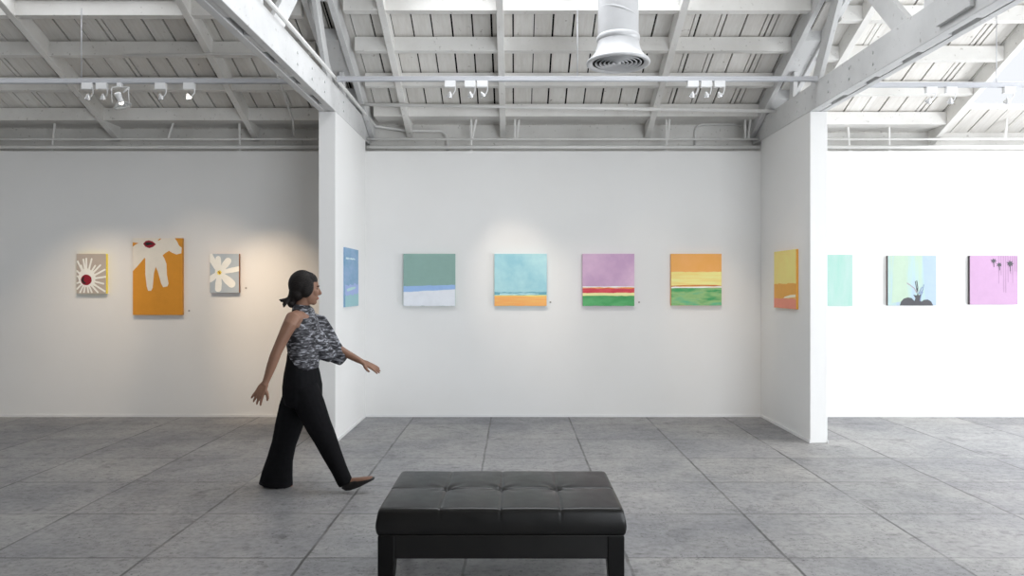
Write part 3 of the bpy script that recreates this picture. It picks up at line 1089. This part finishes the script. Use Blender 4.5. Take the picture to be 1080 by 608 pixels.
for i in range(nx + 1):
    row = []
    for j in range(ny + 1):
        x, y = -bw / 2 + bw * i / nx, -bd / 2 + bd * j / ny
        row.append(m.bm.verts.new((x, y, top_z(x, y))))
    grid.append(row)
for i in range(nx):
    for j in range(ny):
        m._f([grid[i][j], grid[i + 1][j], grid[i + 1][j + 1], grid[i][j + 1]])
ring = [grid[i][0] for i in range(nx + 1)] + [grid[nx][j] for j in range(1, ny + 1)] + [grid[i][ny] for i in range(nx - 1, -1, -1)] + [grid[0][j] for j in range(ny - 1, 0, -1)]
prev = ring
zt = ZT - .034
for k in range(1, 9):
    f = k / 8
    out = .007 * math.sin(PI * min(1, f * 1.02)) - (.004 if k == 8 else 0)
    new = []
    for v in ring:
        x, y = v.co.x, v.co.y
        ox = out if x > bw / 2 - 1e-4 else (-out if x < -bw / 2 + 1e-4 else 0)
        oy = out if y > bd / 2 - 1e-4 else (-out if y < -bd / 2 + 1e-4 else 0)
        new.append(m.bm.verts.new((x + ox, y + oy, v.co.z + (ZS - v.co.z) * f)))
    for a in range(len(ring)):
        b = (a + 1) % len(ring)
        m._f([prev[a], prev[b], new[b], new[a]])
    prev = new
m._f(prev[::-1])
cushion = m.build('cushion', M['leather'], bench, True)
for sx in bx_:
    b = MB().lathe([(0, .006), (.008, .0045), (.012, 0), (.012, -.004), (0, -.005)], 18)
    o = b.build('tuft_button', M['leather'], cushion, True)
    o.location = (sx, 0, top_z(sx, 0) + .003)
ap = MB()
ap.box(-bw / 2 + .005, bw / 2 - .005, -bd / 2 + .005, bd / 2 - .005, ZA, ZS + .004)
ap.build('apron', M['leather'], bench, bevel=.008)
for sx in (-1, 1):
    for sy in (-1, 1):
        x1, x0 = bw / 2 - .001, bw / 2 - .082
        y1, y0 = bd / 2 - .001, bd / 2 - .082
        l = MB()
        zs = [(ZS - .003, 0), (.2, .0), (.0, .016)]
        rr = []
        for z, tp in zs:
            a = [(x1, y1), (x0 + tp, y1), (x0 + tp, y0 + tp), (x1, y0 + tp)]
            rr.append([l.bm.verts.new((sx * p[0], sy * p[1], z)) for p in a])
        for A, B in zip(rr, rr[1:]):
            for k in range(4):
                l._f([A[k], A[(k + 1) % 4], B[(k + 1) % 4], B[k]])
        l._f(rr[0])
        l._f(rr[-1])
        l.build('leg', M['blackwood'], bench, bevel=.006)

# ------------------------------------------------------------------ person
PY = 5.25


def pp(px, py, dy=0.0):
    return at(px, py, PY + dy)


person = thing('person', (pp(319, 515).x, PY, 0), 'person with tied black hair striding right in printed top and wide black trousers', 'person')
PT = Matrix.Translation(-Vector(person.location))


def pbuild(name, mb, mat, voxel=.006, it=4):
    mb.bm.transform(PT)
    return solid(name, mb, mat, person, voxel, it)


B = MB()
HC = pp(323, 305.5)
HR = Euler((0, .10, .38)).to_matrix()          # looking slightly down


def hd(x, y, z):
    return HC + HR @ Vector((x, y, z))


B.ell(hd(-.012, 0, .028), (.094, .074, .102), HR)
B.ell(hd(.028, 0, -.035), (.060, .057, .078), HR)
B.ell(hd(.058, 0, -.088), (.026, .026, .022), HR)
B.ell(hd(.060, 0, -.01), (.028, .05, .05), HR)
B.tube([hd(.078, 0, .022), hd(.092, 0, .0), hd(.104, 0, -.020), hd(.092, 0, -.030)], [.009, .011, .013, .010], 10)
B.ell(hd(.080, 0, .032), (.012, .045, .010), HR, 2)
B.ell(hd(.082, 0, -.052), (.012, .024, .007), HR, 2)
B.ell(hd(.080, 0, -.064), (.012, .022, .008), HR, 2)
for s in (-1, 1):
    B.ell(hd(-.005, s * .074, -.006), (.018, .008, .030), HR, 2)
    B.ell(hd(.062, s * .036, -.018), (.022, .022, .026), HR, 2)
B.loft([(pp(322, 314), .050, .050), (pp(319, 321), .047, .049), (pp(316, 329), .052, .062), (pp(316, 335), .062, .09)])
B.loft([(pp(315.5, 329), .058, .09), (pp(317, 335), .078, .155), (pp(318, 345), .098, .158), (pp(319, 358), .098, .14), (pp(318, 378), .082, .118), (pp(318, 396), .108, .150), (pp(318, 410), .112, .158), (pp(318, 418), .09, .14)])


def limb(*r):
    B.loft([(p, a, b) for p, a, b in r], 18)


# near (right) arm swung back
limb((pp(314, 333.5, -.10), .045, .045), (pp(309, 336, -.165), .053, .050), (pp(306, 342, -.19), .050, .046), (pp(300, 354, -.205), .043, .041), (pp(292, 371, -.225), .036, .036), (pp(290, 376, -.228), .037, .035), (pp(286.5, 386, -.232), .034, .032), (pp(281.5, 400, -.235), .025, .023), (pp(279, 406, -.235), .022, .027))
# far (left) arm swung forward
limb((pp(320, 334, .10), .045, .045), (pp(324, 337, .16), .050, .048), (pp(332, 345, .18), .045, .043), (pp(350, 363.5, .19), .036, .034), (pp(355, 367, .185), .035, .033), (pp(363, 372, .175), .032, .031), (pp(377, 379.5, .16), .024, .023), (pp(382, 382, .155), .020, .025))
# legs
limb((pp(319, 406, -.075), .085, .088), (pp(327, 428, -.085), .078, .078), (pp(337, 450, -.085), .060, .058), (pp(341, 458, -.085), .055, .053), (pp(350, 476, -.085), .050, .048), (pp(361, 498, -.085), .034, .034), (pp(364.5, 506, -.085), .033, .033), (pp(365.5, 511, -.085), .033, .032))
limb((pp(316, 406, .08), .085, .088), (pp(310, 432, .085), .076, .078), (pp(304, 456, .085), .056, .058), (pp(301, 466, .085), .052, .052), (pp(295, 486, .085), .046, .048), (pp(288, 504, .085), .034, .036), (pp(287, 509, .085), .033, .035))
# feet
limb((pp(363.5, 510.5, -.085), .028, .028), (pp(368, 509.5, -.085), .034, .032), (pp(376, 508, -.087), .027, .038), (pp(385, 506, -.09), .019, .043), (pp(390.5, 504.8, -.09), .013, .038), (pp(393, 504, -.09), .008, .024))
limb((pp(281.5, 509.8, .085), .030, .028), (pp(286, 509, .085), .036, .032), (pp(293, 510.6, .085), .028, .037), (pp(301, 512.4, .083), .018, .043), (pp(306, 513.3, .083), .012, .038), (pp(308.5, 513.6, .083), .008, .024))


def hand(wr, dr, pn, sd, spread, curl, thumb):
    """wrist, direction, palm normal (towards the palm), side axis towards the thumb"""
    dr, pn, sd = dr.normalized(), pn.normalized(), sd.normalized()
    pn = (pn - dr * pn.dot(dr)).normalized()
    sd = (sd - dr * sd.dot(dr) - pn * sd.dot(pn)).normalized()
    R = Matrix((sd, dr, pn)).transposed()
    for o_ in (-.026, -.009, .009, .026):
        B.tube([wr + dr * -.012 + sd * o_ * .55, wr + dr * .03 + sd * o_ * .9, wr + dr * .088 + sd * o_], [.012, .0135, .0105], 10)
    B.ell(wr + dr * .045, (.036, .046, .014), R, 2)
    for k, (off, L) in enumerate(((.030, .070), (.010, .078), (-.010, .073), (-.029, .056))):
        p = wr + dr * .082 + sd * off
        a = spread * (1.5 - k)
        d = (dr * math.cos(a) + sd * math.sin(a)).normalized()
        pts, rs = [p - d * .012], [.0098]
        cv_ = curl * .5
        for j, seg in enumerate((.45, .32, .25)):
            dd = d * math.cos(cv_) + pn * math.sin(cv_)
            pts.append(pts[-1] + dd * (L * seg + (.012 if j == 0 else 0)))
            rs.append((.0092, .0082, .0062)[j])
            cv_ += curl
        B.tube(pts, rs, 10)
    p = wr + dr * .022 + sd * .026
    B.tube([p - sd * .012, p + sd * .018 + dr * .022 + pn * .006, p + sd * (.026 + .012 * thumb) + dr * .050 + pn * .012, p + sd * (.028 + .016 * thumb) + dr * .072 + pn * .016], [.014, .013, .0105, .0075], 10)


hand(pp(279, 406, -.235), pp(271, 420, -.235) - pp(279, 406, -.235), Vector((0, .9, -.15)), Vector((.85, 0, .35)) * -1 * -1, .13, .22, 1)
hand(pp(382, 382, .155), pp(396, 388.5, .15) - pp(382, 382, .155), Vector((.1, .25, -1)), Vector((0, -1, -.2)), .10, .16, .8)
body_o = pbuild('body', B, M['skin'], .0042, 3)

H = MB()
H.ell(hd(-.034, 0, .035), (.099, .085, .107), HR)
H.ell(hd(-.060, 0, -.030), (.062, .070, .065), HR)
H.ell(hd(-.002, 0, .066), (.078, .069, .066), HR)
for s in (-1, 1):
    H.ell(hd(-.006, s * .048, .018), (.054, .040, .080), HR)
H.ell(hd(-.086, 0, -.066), (.040, .040, .044), HR)
H.ell(hd(-.092, .01, -.112), (.030, .040, .034), HR)
for k in range(7):
    a = k * .35 - 1.0
    e = hd(-.165 - .02 * math.cos(a * 3), .05 * math.sin(a), -.125 + .03 * math.cos(a * 2.3))
    H.tube([hd(-.09, 0, -.075), hd(-.128, .02 * math.sin(a), -.090), e], [.022, .018, .005], 8)
pbuild('hair', H, M['hair'], .005, 7)

for s in (-1, 1):
    e = MB().ell(hd(.066, s * .030, .010), (.013, .013, .010), HR, 2)
    e.bm.transform(PT)
    e.build('eye', M['eye'], person, True)
    e = MB().tube([hd(.074, s * .048, .029), hd(.084, s * .032, .034), hd(.087, s * .014, .031)], [.003, .0045, .003], 8)
    e.bm.transform(PT)
    e.build('eyebrow', M['hair'], person, True)
e = MB().ell(hd(.088, 0, -.057), (.009, .021, .009), HR, 2)
e.bm.transform(PT)
e.build('lips', M['lip'], person, True)

T_ = MB()
T_.loft([(pp(318.5, 321.5), .062, .062), (pp(318, 326), .066, .085), (pp(319, 331, .03), .080, .145), (pp(320, 338, .03), .100, .165), (pp(320, 348, .015), .118, .172), (pp(320, 360), .120, .172), (pp(320.5, 374), .108, .155), (pp(321.5, 386), .098, .150), (pp(322, 394.5), .086, .140)])
T_.loft([(pp(320, 340, .12), .10, .07), (pp(328, 347, .16), .145, .075), (pp(339, 359, .18), .125, .07), (pp(350, 370, .185), .090, .062), (pp(359, 377, .18), .064, .055), (pp(363, 380, .175), .052, .05)])
T_.loft([(pp(322, 350, .02), .09, .14), (pp(332, 362, .06), .10, .10), (pp(341, 371, .10), .07, .08), (pp(350, 377, .13), .045, .06)])
pbuild('printed_top', T_, M['print'], .006, 5)

P = MB()
P.loft([(pp(318, 372), .098, .132), (pp(318, 380), .104, .14), (pp(318.5, 394), .126, .168), (pp(319, 407), .140, .178), (pp(319, 418), .140, .178), (pp(318, 427), .118, .165)])
P.loft([(pp(320, 410, -.08), .105, .098), (pp(327, 428, -.085), .108, .095), (pp(336, 449, -.088), .092, .085), (pp(343, 463, -.088), .082, .076), (pp(350, 479, -.088), .070, .070), (pp(358, 496, -.088), .058, .062), (pp(363, 507, -.088), .056, .058), (pp(365, 510.5, -.088), .054, .055)])
P.loft([(pp(316, 410, .08), .105, .098), (pp(310, 430, .085), .110, .096), (pp(304.5, 450, .085), .102, .092), (pp(299.5, 468, .085), .090, .085), (pp(295.5, 484, .085), .096, .086), (pp(292.5, 499, .085), .113, .095), (pp(291, 511.5, .085), .125, .105)])
pbuild('trousers', P, M['trousers'], .006, 4)

for pts_ in ([(pp(361.5, 511.5, -.085), .030, .036), (pp(365, 512.0, -.085), .041, .040), (pp(369, 511.5, -.085), .042, .041), (pp(378, 509.4, -.087), .033, .047), (pp(386, 507.0, -.09), .022, .049), (pp(392, 505.3, -.09), .014, .040), (pp(395, 504.7, -.09), .006, .022)],
             [(pp(279.5, 512.5, .085), .022, .034), (pp(287, 513.0, .085), .022, .036), (pp(296, 514.0, .084), .013, .041), (pp(304, 514.6, .083), .010, .046), (pp(309, 514.9, .083), .008, .036), (pp(310.5, 515, .083), .005, .02)]):
    sh = MB().loft(pts_, 18)
    a, b = pts_[3][0], pts_[4][0]
    sh.loft([(a + Vector((-.03, 0, .012)), .010, .046), (a + Vector((-.01, 0, .014)), .012, .046)], 18)
    pbuild('shoe', sh, M['shoe'], .004, 3)

# ------------------------------------------------------------------ light
def sky_light(i, power, col=(.93, .96, 1.0), y0=None, y1=None):
    x0, x1, a, b, bay = SKY[i]
    a, b = y0 or a, y1 or b
    dz = BAYS[bay][2]
    L = bpy.data.lights.new('daylight', 'AREA')
    L.shape = 'RECTANGLE'
    L.size = (x1 - x0) - .12
    L.size_y = (b - a - .12) * math.sqrt(1 + SL * SL)
    L.energy = power
    L.color = col
    o = bpy.data.objects.new('skylight_daylight', L)
    COL.objects.link(o)
    ym = (a + b) / 2
    o.location = ((x0 + x1) / 2, ym, zb(ym, dz) - .03)
    o.rotation_euler = (-math.atan(SL), 0, 0)
    return o


sky_light(0, 26)
sky_light(1, 95)
sky_light(2, 130, y0=5.0, y1=7.95)
L = bpy.data.lights.new('daylight', 'AREA')
L.shape = 'RECTANGLE'
L.size, L.size_y = WY1 - WY0 - .1, WZ1 - WZ0 - .1
L.energy = 235
L.color = (.93, .96, 1.0)
o = bpy.data.objects.new('window_daylight', L)  # daylight of the unseen window added on the right
COL.objects.link(o)
o.location = (XR - .02, (WY0 + WY1) / 2, (WZ0 + WZ1) / 2)
o.rotation_euler = (PI / 2, 0, PI / 2)

w = bpy.data.worlds.new('World')
S.world = w
w.use_nodes = True
w.node_tree.nodes['Background'].inputs[0].default_value = (.85, .92, 1, 1)
w.node_tree.nodes['Background'].inputs[1].default_value = 1.0

L = bpy.data.lights.new('daylight', 'AREA')
L.shape = 'RECTANGLE'
L.size, L.size_y = EX1 - EX0 - .1, EZ1 - EZ0 - .1
L.energy = 330
L.color = (.90, .95, 1.0)
o = bpy.data.objects.new('window_daylight', L)  # daylight of the unseen glazing added behind the viewer
COL.objects.link(o)
o.location = ((EX0 + EX1) / 2, YF + .02, (EZ0 + EZ1) / 2)
o.rotation_euler = (PI / 2, 0, 0)

# ------------------------------------------------------------------ camera
cam = bpy.data.cameras.new('camera')
cam.sensor_width = 36
cam.lens = F / 1080 * 36
cam.shift_x = -(CX - 540) / 1080
cam.shift_y = -(304 - CY) / 1080
cam.clip_start = .05
co = bpy.data.objects.new('camera', cam)
COL.objects.link(co)
co.location = (0, 0, CAMH)
co.rotation_euler = (PI / 2, 0, 0)
S.camera = co

S.view_settings.view_transform = 'Standard'
S.view_settings.look = 'None'
S.view_settings.gamma = 1
S.view_settings.use_curve_mapping = False
S.view_settings.exposure = 0.0
